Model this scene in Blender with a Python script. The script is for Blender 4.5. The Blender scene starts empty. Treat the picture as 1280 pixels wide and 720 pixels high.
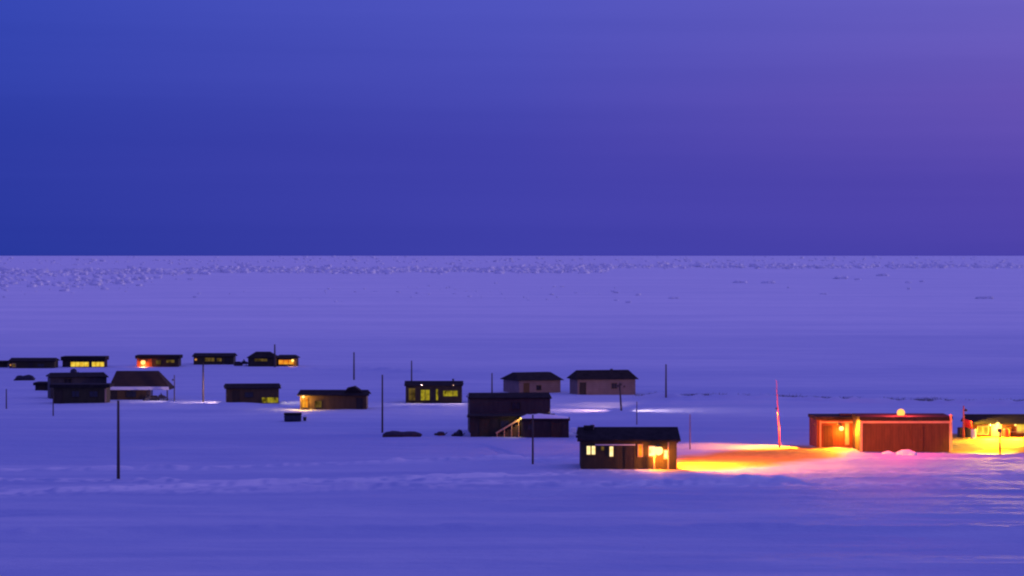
import bpy, bmesh, math, random
import numpy as np
from mathutils import Vector, Matrix
random.seed(7)
RNG = np.random.default_rng(11)
sc = bpy.context.scene
col = sc.collection

# ------------------------------------------------------------------ camera model
F_PX, HOR, CAM_H = 1280 * 100 / 36.0, 319.3, 16.0
PITCH = math.atan((360 - HOR) / F_PX)
FWD = Vector((0, math.cos(PITCH), -math.sin(PITCH)))
UPV = Vector((0, math.sin(PITCH), math.cos(PITCH)))
EYE = Vector((0, 0, CAM_H))

def gp(px, py, z=0.0):
    d = FWD + Vector((1, 0, 0)) * ((px - 640) / F_PX) + UPV * ((360 - py) / F_PX)
    return EYE + d * ((z - CAM_H) / d.z)

def ppm(p):                       # pixels (of 1280) per metre at a place
    return F_PX / (Vector(p) - EYE).dot(FWD)

cd = bpy.data.cameras.new('camera')
cd.lens, cd.sensor_width, cd.clip_start, cd.clip_end = 100, 36, 1.0, 400000
cam = bpy.data.objects.new('camera', cd)
col.objects.link(cam)
cam.location = EYE
cam.rotation_euler = (math.pi / 2 - PITCH, 0, 0)
sc.camera = cam

# ------------------------------------------------------------------ materials
class NT:
    def __init__(s, mat):
        mat.use_nodes = True
        s.t = mat.node_tree
        s.t.nodes.clear()
    def n(s, kind, **kw):
        nd = s.t.nodes.new(kind)
        for k, v in kw.items():
            if hasattr(nd, k):
                setattr(nd, k, v)
            else:
                nd.inputs[k].default_value = v
        return nd
    def l(s, a, b):
        s.t.links.new(a, b)

def ramp(nt, fac, stops, interp='LINEAR'):
    r = nt.n('ShaderNodeValToRGB')
    r.color_ramp.interpolation = interp
    e = r.color_ramp.elements
    while len(e) < len(stops):
        e.new(0.5)
    for el, (p, c) in zip(e, stops):
        el.position = p
        el.color = (*c, 1)
    nt.l(fac, r.inputs[0])
    return r.outputs[0]

def surf(name, c1, c2, scale=(3, 3, 3), rough=0.7, bump=0.15, planks=None, metal=0.0, spec=0.3, detail=6):
    m = bpy.data.materials.new(name)
    nt = NT(m)
    tc = nt.n('ShaderNodeTexCoord')
    mp = nt.n('ShaderNodeMapping')
    mp.inputs['Scale'].default_value = scale
    nt.l(tc.outputs['Object'], mp.inputs[0])
    no = nt.n('ShaderNodeTexNoise', Scale=1.0, Detail=detail, Roughness=0.62)
    nt.l(mp.outputs[0], no.inputs['Vector'])
    c = ramp(nt, no.outputs['Fac'], [(0.32, c1), (0.68, c2)])
    hgt = no.outputs['Fac']
    if planks:
        wv = nt.n('ShaderNodeTexWave', wave_type='BANDS', bands_direction=planks[0], wave_profile='SAW')
        wv.inputs['Scale'].default_value = planks[1]
        wv.inputs['Distortion'].default_value = 0.0
        nt.l(tc.outputs['Object'], wv.inputs['Vector'])
        g = ramp(nt, wv.outputs['Fac'], [(0.0, (0.35,) * 3), (0.07, (1,) * 3), (1.0, (0.86,) * 3)])
        mx = nt.n('ShaderNodeMix', data_type='RGBA', blend_type='MULTIPLY')
        mx.inputs[0].default_value = 1.0
        nt.l(c, mx.inputs[6]); nt.l(g, mx.inputs[7])
        c = mx.outputs[2]
        hgt = g
    b = nt.n('ShaderNodeBsdfPrincipled', Roughness=rough, Metallic=metal)
    b.inputs['Specular IOR Level'].default_value = spec
    nt.l(c, b.inputs['Base Color'])
    bp = nt.n('ShaderNodeBump', Strength=bump, Distance=0.05)
    nt.l(hgt, bp.inputs['Height'])
    nt.l(bp.outputs[0], b.inputs['Normal'])
    o = nt.n('ShaderNodeOutputMaterial')
    nt.l(b.outputs[0], o.inputs[0])
    return m

def glow(name, c1, c2, strength, scale=2.5):
    m = bpy.data.materials.new(name)
    nt = NT(m)
    tc = nt.n('ShaderNodeTexCoord')
    no = nt.n('ShaderNodeTexNoise', Scale=scale, Detail=3.0)
    nt.l(tc.outputs['Object'], no.inputs['Vector'])
    c = ramp(nt, no.outputs['Fac'], [(0.35, c1), (0.62, c2)])
    e = nt.n('ShaderNodeEmission', Strength=strength)
    nt.l(c, e.inputs[0])
    o = nt.n('ShaderNodeOutputMaterial')
    nt.l(e.outputs[0], o.inputs[0])
    return m

M = {}
M['dark_wood'] = surf('dark_wood', (.030, .021, .012), (.058, .040, .020), (3, 3, .8), planks=('X', 1.6))
M['olive_wood'] = surf('olive_wood', (.034, .029, .012), (.060, .050, .020), (3, 3, .8), planks=('X', 1.6))
M['brown_wood'] = surf('brown_wood', (.075, .046, .018), (.115, .070, .028), (3, 3, .8), planks=('Z', 1.6))
M['grey_wood'] = surf('grey_wood', (.040, .036, .034), (.065, .058, .052), (3, 3, .8), planks=('Z', 1.6))
M['black_wood'] = surf('black_wood', (.018, .016, .014), (.04, .033, .028), (3, 3, .8), planks=('X', 1.6))
M['pale_wall'] = surf('pale_wall', (.165, .125, .115), (.225, .17, .155), (1.5, 1.5, 1), planks=('Z', 1.3))
M['red_board'] = surf('red_board', (.072, .030, .010), (.115, .046, .015), (3, 3, .7), planks=('X', 1.4))
M['orange_board'] = surf('orange_board', (.15, .042, .012), (.21, .06, .017), (3, 3, .7), planks=('X', 1.4))
M['trim'] = surf('trim', (.45, .26, .15), (.58, .34, .20), (5, 5, 5), bump=.05)
M['white_trim'] = surf('white_trim', (.62, .60, .56), (.76, .74, .70), (5, 5, 5), bump=.05)
M['roof_black'] = surf('roof_black', (.012, .011, .012), (.03, .026, .026), (2, 2, 2), rough=.9, spec=.1)
M['roof_brown'] = surf('roof_brown', (.045, .032, .024), (.075, .052, .038), (1.2, 3, 3), rough=.9, spec=.1, planks=('Z', 1.4))
M['pole_wood'] = surf('pole_wood', (.05, .04, .035), (.10, .075, .06), (8, 8, .7), rough=.85)
M['red_pole'] = surf('red_pole', (.48, .09, .06), (.58, .14, .09), (6, 6, 1), rough=.6)
M['tarp'] = surf('tarp', (.012, .014, .03), (.035, .035, .06), (3, 3, 3), rough=.6, bump=.5)
M['metal'] = surf('metal', (.03, .03, .034), (.06, .06, .065), (6, 6, 6), rough=.45, metal=.4)
M['red_cloth'] = surf('red_cloth', (.6, .03, .03), (.75, .06, .05), (3, 3, 3))
M['white_plastic'] = surf('white_plastic', (.75, .75, .76), (.85, .85, .85), (3, 3, 3), rough=.4)
M['ice'] = surf('ice', (.66, .69, .78), (.93, .93, .95), (.25, .25, .25), rough=.5, spec=.4)
M['pane_pale'] = glow('pane_pale', (1, .60, .20), (1, .82, .42), 1.5, 3)
M['pane_yellow'] = glow('pane_yellow', (.75, .42, .02), (1, .72, .08), 1.0, 2)
M['pane_olive'] = glow('pane_olive', (.07, .05, .005), (.42, .34, .02), .9, 1.8)
M['pane_orange'] = glow('pane_orange', (.75, .16, .01), (1, .42, .03), 1.0, 1.6)
M['pane_dim'] = glow('pane_dim', (.05, .03, .008), (.22, .14, .03), .6, 1.6)
M['pane_dark'] = surf('pane_dark', (.015, .015, .018), (.03, .03, .035), rough=.1, spec=.5)
def lampmat(name, c, s):
    m = bpy.data.materials.new(name); nt = NT(m)
    e = nt.n('ShaderNodeEmission', Strength=s); e.inputs[0].default_value = (*c, 1)
    o = nt.n('ShaderNodeOutputMaterial'); nt.l(e.outputs[0], o.inputs[0])
    M[name] = m
lampmat('lamp_amber', (1, .60, .17), 3.0)
lampmat('lamp_orange', (1, .42, .12), 2.6)
lampmat('lamp_yellow', (1, .66, .15), 2.5)
lampmat('lamp_beacon', (1, .36, .07), 2.2)
lampmat('lamp_red', (1, .05, .06), 1.4)
lampmat('lamp_small', (1, .42, .10), .6)

def snow_material():
    m = bpy.data.materials.new('snow'); nt = NT(m)
    tc = nt.n('ShaderNodeTexCoord')
    def noise(scale, sc3, det=5, rough=.55):
        mp = nt.n('ShaderNodeMapping'); mp.inputs['Scale'].default_value = sc3
        nt.l(tc.outputs['Object'], mp.inputs[0])
        no = nt.n('ShaderNodeTexNoise', Scale=scale, Detail=det, Roughness=rough)
        nt.l(mp.outputs[0], no.inputs['Vector'])
        return no.outputs['Fac']
    big = noise(1.0, (.006, .022, .02), 5)          # wind-packed bands, tens of metres wide
    mid = noise(1.0, (.05, .22, .2), 6)
    fin = noise(1.0, (1.6, 2.6, 2), 7, .65)
    mx1 = nt.n('ShaderNodeMix', data_type='FLOAT'); mx1.inputs[0].default_value = .4
    nt.l(big, mx1.inputs[2]); nt.l(mid, mx1.inputs[3])
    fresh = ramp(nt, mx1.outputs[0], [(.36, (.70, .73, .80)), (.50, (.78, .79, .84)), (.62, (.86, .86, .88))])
    near_shade = ramp(nt, mx1.outputs[0], [(.38, (.345, .435, .655)), (.50, (.385, .475, .68)), (.60, (.47, .55, .72))])  # darker, bluer snow colour standing in for dimmer light close by
    def attr(name):
        a = nt.n('ShaderNodeAttribute'); a.attribute_name = name
        return a.outputs['Fac']
    k = nt.n('ShaderNodeMix', data_type='RGBA'); nt.l(attr('near_shade'), k.inputs[0]); nt.l(fresh, k.inputs[6]); nt.l(near_shade, k.inputs[7])
    g = nt.n('ShaderNodeMix', data_type='RGBA'); nt.l(attr('lamp_tint'), g.inputs[0]); nt.l(k.outputs[2], g.inputs[6])
    nt.l(ramp(nt, fin, [(.35, (.36, .22, .03)), (.65, (.52, .34, .055))]), g.inputs[7])  # yellow-brown of the painted lamp pools
    c = g.outputs[2]
    b = nt.n('ShaderNodeBsdfPrincipled', Roughness=.75)
    b.inputs['Specular IOR Level'].default_value = .12
    nt.l(c, b.inputs['Base Color'])
    ad = nt.n('ShaderNodeMix', data_type='FLOAT'); ad.inputs[0].default_value = .35
    nt.l(mid, ad.inputs[2]); nt.l(fin, ad.inputs[3])
    bp = nt.n('ShaderNodeBump', Strength=.7, Distance=.35)
    nt.l(ad.outputs[0], bp.inputs['Height']); nt.l(bp.outputs[0], b.inputs['Normal'])
    o = nt.n('ShaderNodeOutputMaterial'); nt.l(b.outputs[0], o.inputs[0])
    return m
M['snow'] = snow_material()

# ------------------------------------------------------------------ terrain
def vnoise(x, y, seed=0):
    xi = np.floor(x).astype(np.int64); yi = np.floor(y).astype(np.int64)
    fx = x - xi; fy = y - yi
    fx = fx * fx * (3 - 2 * fx); fy = fy * fy * (3 - 2 * fy)
    def h(a, b):
        n = (a * 374761393 + b * 668265263 + seed * 974711) & 0x7fffffff
        n = ((n ^ (n >> 13)) * 1274126177) & 0x7fffffff
        n = n ^ (n >> 16)
        return (n & 0xffff) / 65535.0
    return (h(xi, yi) * (1 - fx) + h(xi + 1, yi) * fx) * (1 - fy) + (h(xi, yi + 1) * (1 - fx) + h(xi + 1, yi + 1) * fx) * fy

def fbm(x, y, seed, oct=4):
    s = 0; a = .5
    for k in range(oct):
        s = s + a * (vnoise(x, y, seed + k) - .5); x = x * 2.03; y = y * 2.03; a *= .5
    return s

def smooth(a, b, v):
    t = np.clip((v - a) / (b - a), 0, 1)
    return t * t * (3 - 2 * t)

# ridges of ploughed or drifted snow: (pixel polyline, height m, width m, clumpiness, seed)
RIDGES = [
    ([(-200, 622), (120, 612), (420, 602), (640, 594), (760, 590)], .13, .6, 1, 1),
    ([(-200, 606), (60, 600), (300, 604), (520, 601), (720, 606)], .15, .6, 1, 2),
    ([(-200, 588), (250, 584), (500, 577), (690, 573)], .2, .9, .8, 3),
    ([(300, 612), (640, 607), (900, 603), (1140, 597), (1500, 590)], .28, .9, .8, 4),
    ([(-200, 668), (120, 664), (480, 660), (800, 661), (1100, 661), (1500, 662)], .22, 1.4, .35, 5),
    ([(780, 497), (960, 499), (1080, 503), (1500, 508)], .5, 2.2, .5, 6),
    ([(470, 509), (590, 509)], .30, 1.6, .3, 7),
    ([(690, 505), (800, 504), (960, 503), (1080, 506)], .26, 2.0, .3, 8),
    ([(160, 509), (270, 507), (350, 506)], .35, 2.0, .4, 9),
    ([(1195, 566), (1235, 565), (1300, 565), (1400, 566)], .34, .9, .35, 10),
    ([(1000, 560), (1030, 559), (1078, 562)], .35, 1.6, .3, 11),
    ([(-100, 502), (60, 501)], .25, 1.5, .4, 12),
    ([(340, 463), (450, 463), (560, 466)], .4, 3.0, .5, 13),
    ([(675, 578), (700, 570), (722, 566)], .45, 1.5, .2, 14),
    ([(-200, 645), (300, 636), (620, 622), (830, 600)], -.14, .45, .1, 16),
    ([(-200, 648.5), (300, 639.5), (620, 625), (850, 602)], -.14, .45, .1, 17),
    ([(150, 560), (380, 552), (600, 556), (730, 590)], -.14, .5, .1, 18),
    ([(150, 562.5), (380, 554.5), (600, 558.5), (725, 593)], -.14, .5, .1, 19),
    ([(840, 594), (960, 585), (1085, 574), (1150, 572)], .07, .8, .4, 15),
]
RW = []
for pts, hh, ww, cl, sd in RIDGES:
    w = [gp(a, b) for a, b in pts]
    RW.append((np.array([p.x for p in w]), np.array([p.y for p in w]), hh, ww, cl, sd))

def height(x, y):
    x = np.asarray(x, float); y = np.asarray(y, float)
    near = smooth(60, 110, y) * (1 - smooth(1200, 3000, y))
    h = near * (.34 * fbm(x * .035, y * .10, 3) + .22 * fbm(x * .13 + y * .03, y * .36, 17) + .07 * fbm(x * .7, y * 1.1, 29))
    for xs, ys, hh, ww, cl, sd in RW:
        yc = np.interp(x, xs, ys)
        d = np.abs(y - yc + .9 * fbm(x * .25, x * 0 + sd, 40 + sd, 3))
        msk = smooth(xs[0], xs[0] + 4, x) * (1 - smooth(xs[-1] - 4, xs[-1], x))
        lump = 1 - cl + cl * 2 * np.clip(vnoise(x * 1.1, y * .9, 60 + sd) * vnoise(x * .23, y * .2, 90 + sd) * 1.6, 0, 1)
        prof = np.exp(-(d / ww) ** 2)
        h = h + hh * msk * lump * prof
    return h

def hz(x, y):
    return float(height(np.array([x]), np.array([y]))[0])

def grid_mesh(name, X, Y, Z):
    r, c = X.shape
    me = bpy.data.meshes.new(name)
    v = np.stack([X, Y, Z], -1).reshape(-1, 3)
    i = np.arange(r * c).reshape(r, c)
    q = np.stack([i[:-1, :-1], i[:-1, 1:], i[1:, 1:], i[1:, :-1]], -1).reshape(-1, 4)
    me.vertices.add(len(v)); me.vertices.foreach_set('co', v.ravel())
    me.loops.add(q.size); me.loops.foreach_set('vertex_index', q.ravel())
    me.polygons.add(len(q))
    me.polygons.foreach_set('loop_start', np.arange(0, q.size, 4))
    me.polygons.foreach_set('loop_total', np.full(len(q), 4))
    me.polygons.foreach_set('use_smooth', np.ones(len(q), bool))
    me.update(); me.validate()
    return me

rows = np.concatenate([[-3000, -500, -100, 0, 60], np.geomspace(100, 900, 1050), np.geomspace(920, 120000, 170)])
u = np.concatenate([-np.geomspace(12, 1.25, 22), np.linspace(-1.2, 1.2, 430), np.geomspace(1.25, 12, 22)])
half = np.maximum(np.abs(rows), 100) * .18
X = u[None, :] * half[:, None]; Y = np.repeat(rows[:, None], len(u), 1)
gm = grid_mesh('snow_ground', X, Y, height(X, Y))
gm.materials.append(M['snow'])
def mask(poly, X, Y, soft):
    w = [gp(a, b) for a, b in poly]
    px = np.array([p.x for p in w]); py = np.array([p.y for p in w]) * .35      # depth counts less: soft edges look even
    x = X + 1.6 * fbm(X * .5, Y * .3, 71); y = (Y + 4.0 * fbm(X * .4, Y * .25, 73)) * .35
    inside = np.zeros(X.shape, bool); dist = np.full(X.shape, 1e9)
    n = len(w)
    for i in range(n):
        ax, ay, bx, by = px[i], py[i], px[(i + 1) % n], py[(i + 1) % n]
        c = ((ay > y) != (by > y)) & (x < (bx - ax) * (y - ay) / (by - ay + 1e-12) + ax)
        inside ^= c
        t = np.clip(((x - ax) * (bx - ax) + (y - ay) * (by - ay)) / ((bx - ax) ** 2 + (by - ay) ** 2), 0, 1)
        dist = np.minimum(dist, np.hypot(x - ax - t * (bx - ax), y - ay - t * (by - ay)))
    return smooth(-soft, soft, np.where(inside, dist, -dist))
lamp_tint = np.zeros(X.shape)  # lamplight put into the snow colour where the pool and yard are lit
LAMP_TINT = [([(815, 588), (846, 590), (900, 588), (975, 580), (1050, 571), (1060, 561), (1000, 557), (940, 561), (880, 567), (852, 571)], .9),
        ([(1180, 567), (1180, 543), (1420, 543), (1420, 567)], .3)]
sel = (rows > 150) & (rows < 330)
for poly, soft in LAMP_TINT:
    lamp_tint[sel] = np.maximum(lamp_tint[sel], mask(poly, X[sel], Y[sel], soft))
near_shade = 1 - smooth(math.log(215), math.log(1000), np.log(np.maximum(Y, 1)) + .5 * fbm(X * .012, Y * .03, 81))  # dimmer light on the near snow, put into its colour and fading with distance
tr = np.zeros(X.shape); rs = (rows > 150) & (rows < 330); Xs, Ys = X[rs], Y[rs]
TRACKS = [(0, 2.6, .9), (1, 2.0, .8), (2, 1.3, .6), (3, 2.2, .6), ]
for i, wd, am in TRACKS:                                   # trodden fresh snow, whiter than the shaded near tint
    xs, ys, hh, ww, cl, sd = RW[i]
    d = np.abs(Ys - np.interp(Xs, xs, ys) + 1.5 * fbm(Xs * .3, Xs * 0 + sd, 40 + sd, 3))
    lump = smooth(.30, .62, .6 * vnoise(Xs * 2.2, Ys * .9, 60 + sd) + .4 * vnoise(Xs * .2, Ys * .2, 90 + sd))
    tr[rs] = np.maximum(tr[rs], am * lump * np.exp(-(d / wd) ** 2))
streak = smooth(.52, .75, vnoise(X * .03, Y * .25, 301) * .6 + vnoise(X * .11, Y * .7, 302) * .4) * (Y < 420)
near_shade = near_shade * (1 - np.clip(tr + .14 * streak, 0, 1))
for nm, arr in (('lamp_tint', lamp_tint), ('near_shade', near_shade)):
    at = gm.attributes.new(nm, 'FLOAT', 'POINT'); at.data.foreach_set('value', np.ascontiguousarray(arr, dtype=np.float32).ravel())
ground = bpy.data.objects.new('snow_ground', gm); col.objects.link(ground)
ground['kind'] = 'structure'
ground['label'] = 'wind-packed snow covering the frozen lake to the horizon'

# ------------------------------------------------------------------ mesh helpers
class MB:
    def __init__(s):
        s.bm = bmesh.new()
    def box(s, x0, x1, y0, y1, z0, z1, bev=0.0):
        vs = [s.bm.verts.new(p) for p in ((x0, y0, z0), (x1, y0, z0), (x1, y1, z0), (x0, y1, z0), (x0, y0, z1), (x1, y0, z1), (x1, y1, z1), (x0, y1, z1))]
        fs = [s.bm.faces.new([vs[i] for i in f]) for f in ((3, 2, 1, 0), (4, 5, 6, 7), (0, 1, 5, 4), (1, 2, 6, 5), (2, 3, 7, 6), (3, 0, 4, 7))]
        if bev:
            es = set(e for f in fs for e in f.edges)
            bmesh.ops.bevel(s.bm, geom=list(es), offset=bev, segments=2, affect='EDGES', profile=.6)
        return s
    def prism(s, prof, x0, x1, axis='x', taper=0.0):
        """profile of (y,z) points swept along x (or of (x,z) points along y)"""
        def P(a, b, t):
            return (t, a, b) if axis == 'x' else (a, t, b)
        A = [s.bm.verts.new(P(a, b, x0)) for a, b in prof]
        B = [s.bm.verts.new(P(a, b, x1)) for a, b in prof]
        n = len(prof)
        s.bm.faces.new(A); s.bm.faces.new(B[::-1])
        for i in range(n):
            s.bm.faces.new([A[i], B[i], B[(i + 1) % n], A[(i + 1) % n]])
        return s
    def tube(s, p, q, r0, r1=None, n=8):
        r1 = r0 if r1 is None else r1
        p = Vector(p); q = Vector(q); d = (q - p).normalized()
        a = d.orthogonal().normalized(); b = d.cross(a)
        A = []; B = []
        for i in range(n):
            t = 2 * math.pi * i / n
            o = a * math.cos(t) + b * math.sin(t)
            A.append(s.bm.verts.new(p + o * r0)); B.append(s.bm.verts.new(q + o * r1))
        s.bm.faces.new(A[::-1]); s.bm.faces.new(B)
        for i in range(n):
            s.bm.faces.new([A[i], A[(i + 1) % n], B[(i + 1) % n], B[i]])
        return s
    def ball(s, c, rx, ry=None, rz=None, sub=2, jit=0.0, seed=0):
        ry = rx if ry is None else ry; rz = rx if rz is None else rz
        g = bmesh.ops.create_icosphere(s.bm, subdivisions=sub, radius=1)
        rr = random.Random(seed)
        for v in g['verts']:
            k = 1 + jit * (rr.random() - .5)
            v.co = Vector((c[0] + v.co.x * rx * k, c[1] + v.co.y * ry * k, c[2] + v.co.z * rz * k))
        return s
    def build(s, name, mat, parent=None, smooth=False):
        bmesh.ops.recalc_face_normals(s.bm, faces=s.bm.faces[:])
        me = bpy.data.meshes.new(name); s.bm.to_mesh(me); s.bm.free()
        me.materials.append(mat)
        if smooth:
            for p in me.polygons: p.use_smooth = True
        o = bpy.data.objects.new(name, me); col.objects.link(o)
        if parent is not None: o.parent = parent
        return o

def tag(o, label, cat, group=None):
    o['label'] = label; o['category'] = cat
    if group: o['group'] = group
    return o

def thing(name, label, cat, loc, rz=0.0, group=None):
    o = bpy.data.objects.new(name, None); col.objects.link(o)
    o.empty_display_size = .3
    o.location = loc; o.rotation_euler = (0, 0, rz)
    return tag(o, label, cat, group)

def spot(name, parent, loc, d, energy, color, cone=140, blend=.6, size=.08):
    l = bpy.data.lights.new(name, 'SPOT'); l.energy = energy; l.color = color
    l.spot_size = math.radians(cone); l.spot_blend = blend; l.shadow_soft_size = size
    o = bpy.data.objects.new(name, l); col.objects.link(o); o.parent = parent
    o.location = loc
    o.rotation_euler = Vector(d).to_track_quat('-Z', 'Y').to_euler()
    return o

def point(parent, loc, energy, color, size=.1):
    l = bpy.data.lights.new('lamp_light', 'POINT'); l.energy = energy; l.color = color; l.shadow_soft_size = size
    o = bpy.data.objects.new('lamp_light', l); col.objects.link(o); o.parent = parent; o.location = loc
    return o

def flood_or_fill(parent, loc, d, energy, color, cone=140, size=.16, mat='lamp_small', blend=.6):
    """a hooded flood lamp, several of them added as fill light: four-sided hood closed at the back, a lit lens inside, the light just before it"""
    d = Vector(d).normalized()
    q = d.to_track_quat('-Z', 'Y').to_matrix().to_4x4()
    T = Matrix.Translation(loc) @ q
    m = MB(); h = size / 2; t = .015
    m.box(-h, h, -h, h, 0, .04)
    m.box(-h, h, h - t, h, -size * .9, -.001); m.box(-h, h, -h, -h + t, -size * .5, -.001)
    m.box(-h, -h + t, -h + t + .001, h - t - .001, -size * .8, -.001); m.box(h - t, h, -h + t + .001, h - t - .001, -size * .8, -.001)
    m.bm.transform(T)
    hood = m.build('flood_or_fill', M['metal'], parent)
    k = MB().box(-h * .8, h * .8, -h * .8, h * .8, -.03, -.004); k.bm.transform(T)
    k.build('lens', M[mat], hood)
    p = T @ Vector((0, 0, -.08))
    spot('flood_or_fill_beam', hood, p, d, energy, color, cone, blend)
    return hood

# ------------------------------------------------------------------ huts
HUTS = 'ice fishing huts on the frozen lake'
class Hut:
    """px0..px1: outline in photo pixels, corner: the front face's left corner, base/eave/top: heights in pixels"""
    def __init__(s, label, px0, px1, base, eave, top, th=0.0, corner=None, depth=3.4, roof='gable',
                 wall='dark_wood', roofm='roof_black', over=.22, ridge_in=0.0, name='fishing_hut', cat='hut', group=HUTS, roof_t=.10, front_over=None):
        corner = px0 if corner is None else corner
        a = gp(corner, base); s.s = ppm(a); s.base = base; s.corner = corner
        s.th = math.radians(th); ct = math.cos(s.th)
        s.ct = ct
        s.z0 = hz(a.x, a.y) - .05
        s.W = W = (px1 - corner) / (s.s * ct)
        if corner != px0: depth = (corner - px0) / (s.s * math.sin(s.th))
        s.D = depth
        s.hw = hw = (base - eave) / s.s
        s.hr = hr = (eave - top) / s.s
        s.root = thing(name, label, cat, (a.x, a.y, s.z0), s.th, group)
        fo = over if front_over is None else front_over
        m = MB()
        if roof == 'gable':
            m.prism([(0, -.4), (depth, -.4), (depth, hw), (depth / 2, hw + hr - roof_t), (0, hw)], 0, W)
            s.wall = m.build('wall', M[wall], s.root)
            r = MB(); t = roof_t; sl = hr / (depth / 2)
            yl = -fo; zl = hw - sl * fo * .6 + .004; yr = depth + fo
            r.prism([(yl, zl), (depth / 2, hw + hr - t + .006), (yr, zl), (yr, zl + t), (depth / 2, hw + hr), (yl, zl + t)], -over, W + over)
            if ridge_in:
                for v in r.bm.verts:
                    if abs(v.co.y - depth / 2) < .01:
                        v.co.x += ridge_in if v.co.x < W / 2 else -ridge_in
            s.roof = r.build('roof', M[roofm], s.root)
        elif roof == 'shed':      # slopes up to the back
            m.prism([(0, -.4), (depth, -.4), (depth, hw + hr * .8), (0, hw)], 0, W)
            s.wall = m.build('wall', M[wall], s.root)
            r = MB(); t = roof_t
            r.prism([(-fo, hw + .005), (depth + over, hw + hr * .8 + .02), (depth + over, hw + hr), (-fo, hw + t + .01)], -over, W + over)
            s.roof = r.build('roof', M[roofm], s.root)
        elif roof == 'flat':
            m.box(0, W, 0, depth, -.4, hw)
            s.wall = m.build('wall', M[wall], s.root)
            r = MB().box(-over, W + over, -fo, depth + over, hw + .004, hw + max(hr, .12), .03)
            s.roof = r.build('roof', M[roofm], s.root)
        elif roof == 'hip':
            m.box(0, W, 0, depth, -.4, hw)
            s.wall = m.build('wall', M[wall], s.root)
            r = MB(); t = .06
            b = [(-over, -fo), (W + over, -fo), (W + over, depth + over), (-over, depth + over)]
            lo = [r.bm.verts.new((x, y, hw + .004)) for x, y in b]
            mi = [r.bm.verts.new((x, y, hw + t)) for x, y in b]
            ri = ridge_in or depth / 2
            k = [r.bm.verts.new((ri, depth * .4, hw + hr)), r.bm.verts.new((W - ri, depth * .4, hw + hr)), r.bm.verts.new((W - ri, depth * .6, hw + hr)), r.bm.verts.new((ri, depth * .6, hw + hr))]
            r.bm.faces.new(lo[::-1]); r.bm.faces.new(k)
            for i in range(4):
                j = (i + 1) % 4
                r.bm.faces.new([lo[i], lo[j], mi[j], mi[i]]); r.bm.faces.new([mi[i], mi[j], k[j], k[i]])
            s.roof = r.build('roof', M[roofm], s.root)
    def X(s, px): return (px - s.corner) / (s.s * s.ct)
    def Z(s, py): return (s.base - py) / s.s
    def window(s, x0, x1, y0, y1, mat, frame='trim', bars=1, wf=.06, label=None):
        a, b, lo, hi = s.X(x0), s.X(x1), s.Z(y1), s.Z(y0)
        m = MB()
        m.box(a - wf, b + wf, -.07, -.003, hi, hi + wf); m.box(a - wf, b + wf, -.09, -.003, lo - wf, lo)
        m.box(a - wf, a, -.07, -.003, lo + .001, hi - .001); m.box(b, b + wf, -.07, -.003, lo + .001, hi - .001)
        for i in range(bars):
            c = a + (b - a) * (i + 1) / (bars + 1)
            m.box(c - .02, c + .02, -.06, -.035, lo + .001, hi - .001)
        w = m.build('window', M[frame], s.root)
        if label: w['label'] = label
        MB().box(a + .001, b - .001, -.03, -.004, lo + .001, hi - .001).build('pane', M[mat], w)
        return w
    def door(s, x0, x1, y0, y1, mat, handle=True):
        a, b, lo, hi = s.X(x0), s.X(x1), s.Z(y1), s.Z(y0)
        m = MB()
        m.box(a - .06, a, -.06, -.003, lo, hi + .06); m.box(b, b + .06, -.06, -.003, lo, hi + .06); m.box(a + .001, b - .001, -.06, -.003, hi, hi + .06)
        m.box(a + .002, b - .002, -.04, -.004, lo, hi - .002)
        d = m.build('door', M[mat], s.root)
        if handle:
            MB().tube((b - .12, -.045, (lo + hi) / 2), (b - .12, -.09, (lo + hi) / 2), .025).ball((b - .12, -.11, (lo + hi) / 2), .04, sub=1).build('handle', M['metal'], d)
        return d
    def board(s, name, x0, x1, y0, y1, mat, out=.05):
        return MB().box(s.X(x0), s.X(x1), -out, -.003, s.Z(y1), s.Z(y0)).build(name, M[mat], s.root)
    def lamp(s, px, py, r, mat, out=.28, W=0, color=(1, .38, .04)):
        x, z = s.X(px), s.Z(py)
        m = MB(); m.box(x - .07, x + .07, -.04, -.003, z + r * .2, z + r + .16); m.tube((x, -.04, z + r + .06), (x, -out, z + r + .06), .025)
        m.tube((x, -out, z + r + .07), (x, -out, z + r * .82), .03, r * .55)
        b = m.build('wall_lamp', M['metal'], s.root)
        MB().ball((x, -out, z), r, r, r).build('globe', M[mat], b, True)
        if W: point(b, (x, -out - r * .3, z - r - .12), W, color)
        return b
    def chimney(s, px, py, r=.09, back=.5):
        x = s.X(px); y = s.D * back
        z1 = s.Z(py)
        m = MB(); m.tube((x, y, s.hw), (x, y, z1 - .12), r); m.tube((x, y, z1 - .115), (x, y, z1), r * 1.6, r * 1.2)
        return m.build('chimney', M['metal'], s.root, True)

# --- far row, left
h = Hut('dark low hut cut by the left edge of the photo, far row', -14, 9, 459, 453, 451, roof='flat', wall='black_wood')
h.door(0, 4, 453.5, 459, 'dark_wood', False)
h = Hut('long unlit dark hut with a pale porch light at its left end, far row', 12, 68, 460, 451, 447, roof='gable', wall='olive_wood', ridge_in=.2)
h.lamp(13.5, 455.5, .12, 'lamp_small'); h.window(15.5, 19.5, 454, 458, 'pane_dim', bars=0); h.window(47, 55, 454, 458, 'pane_dark', 'olive_wood'); h.door(36, 41, 453, 460, 'black_wood')
h = Hut('dark flat-roofed hut with a long strip of bright yellow windows', 78, 130, 458.5, 450, 445, roof='flat', wall='dark_wood')
h.window(88.5, 111, 451.8, 457.4, 'pane_yellow', 'dark_wood', 3); h.window(115, 130, 451.8, 457.4, 'pane_yellow', 'dark_wood', 2); h.door(81, 86, 451, 458.5, 'black_wood')
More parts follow.
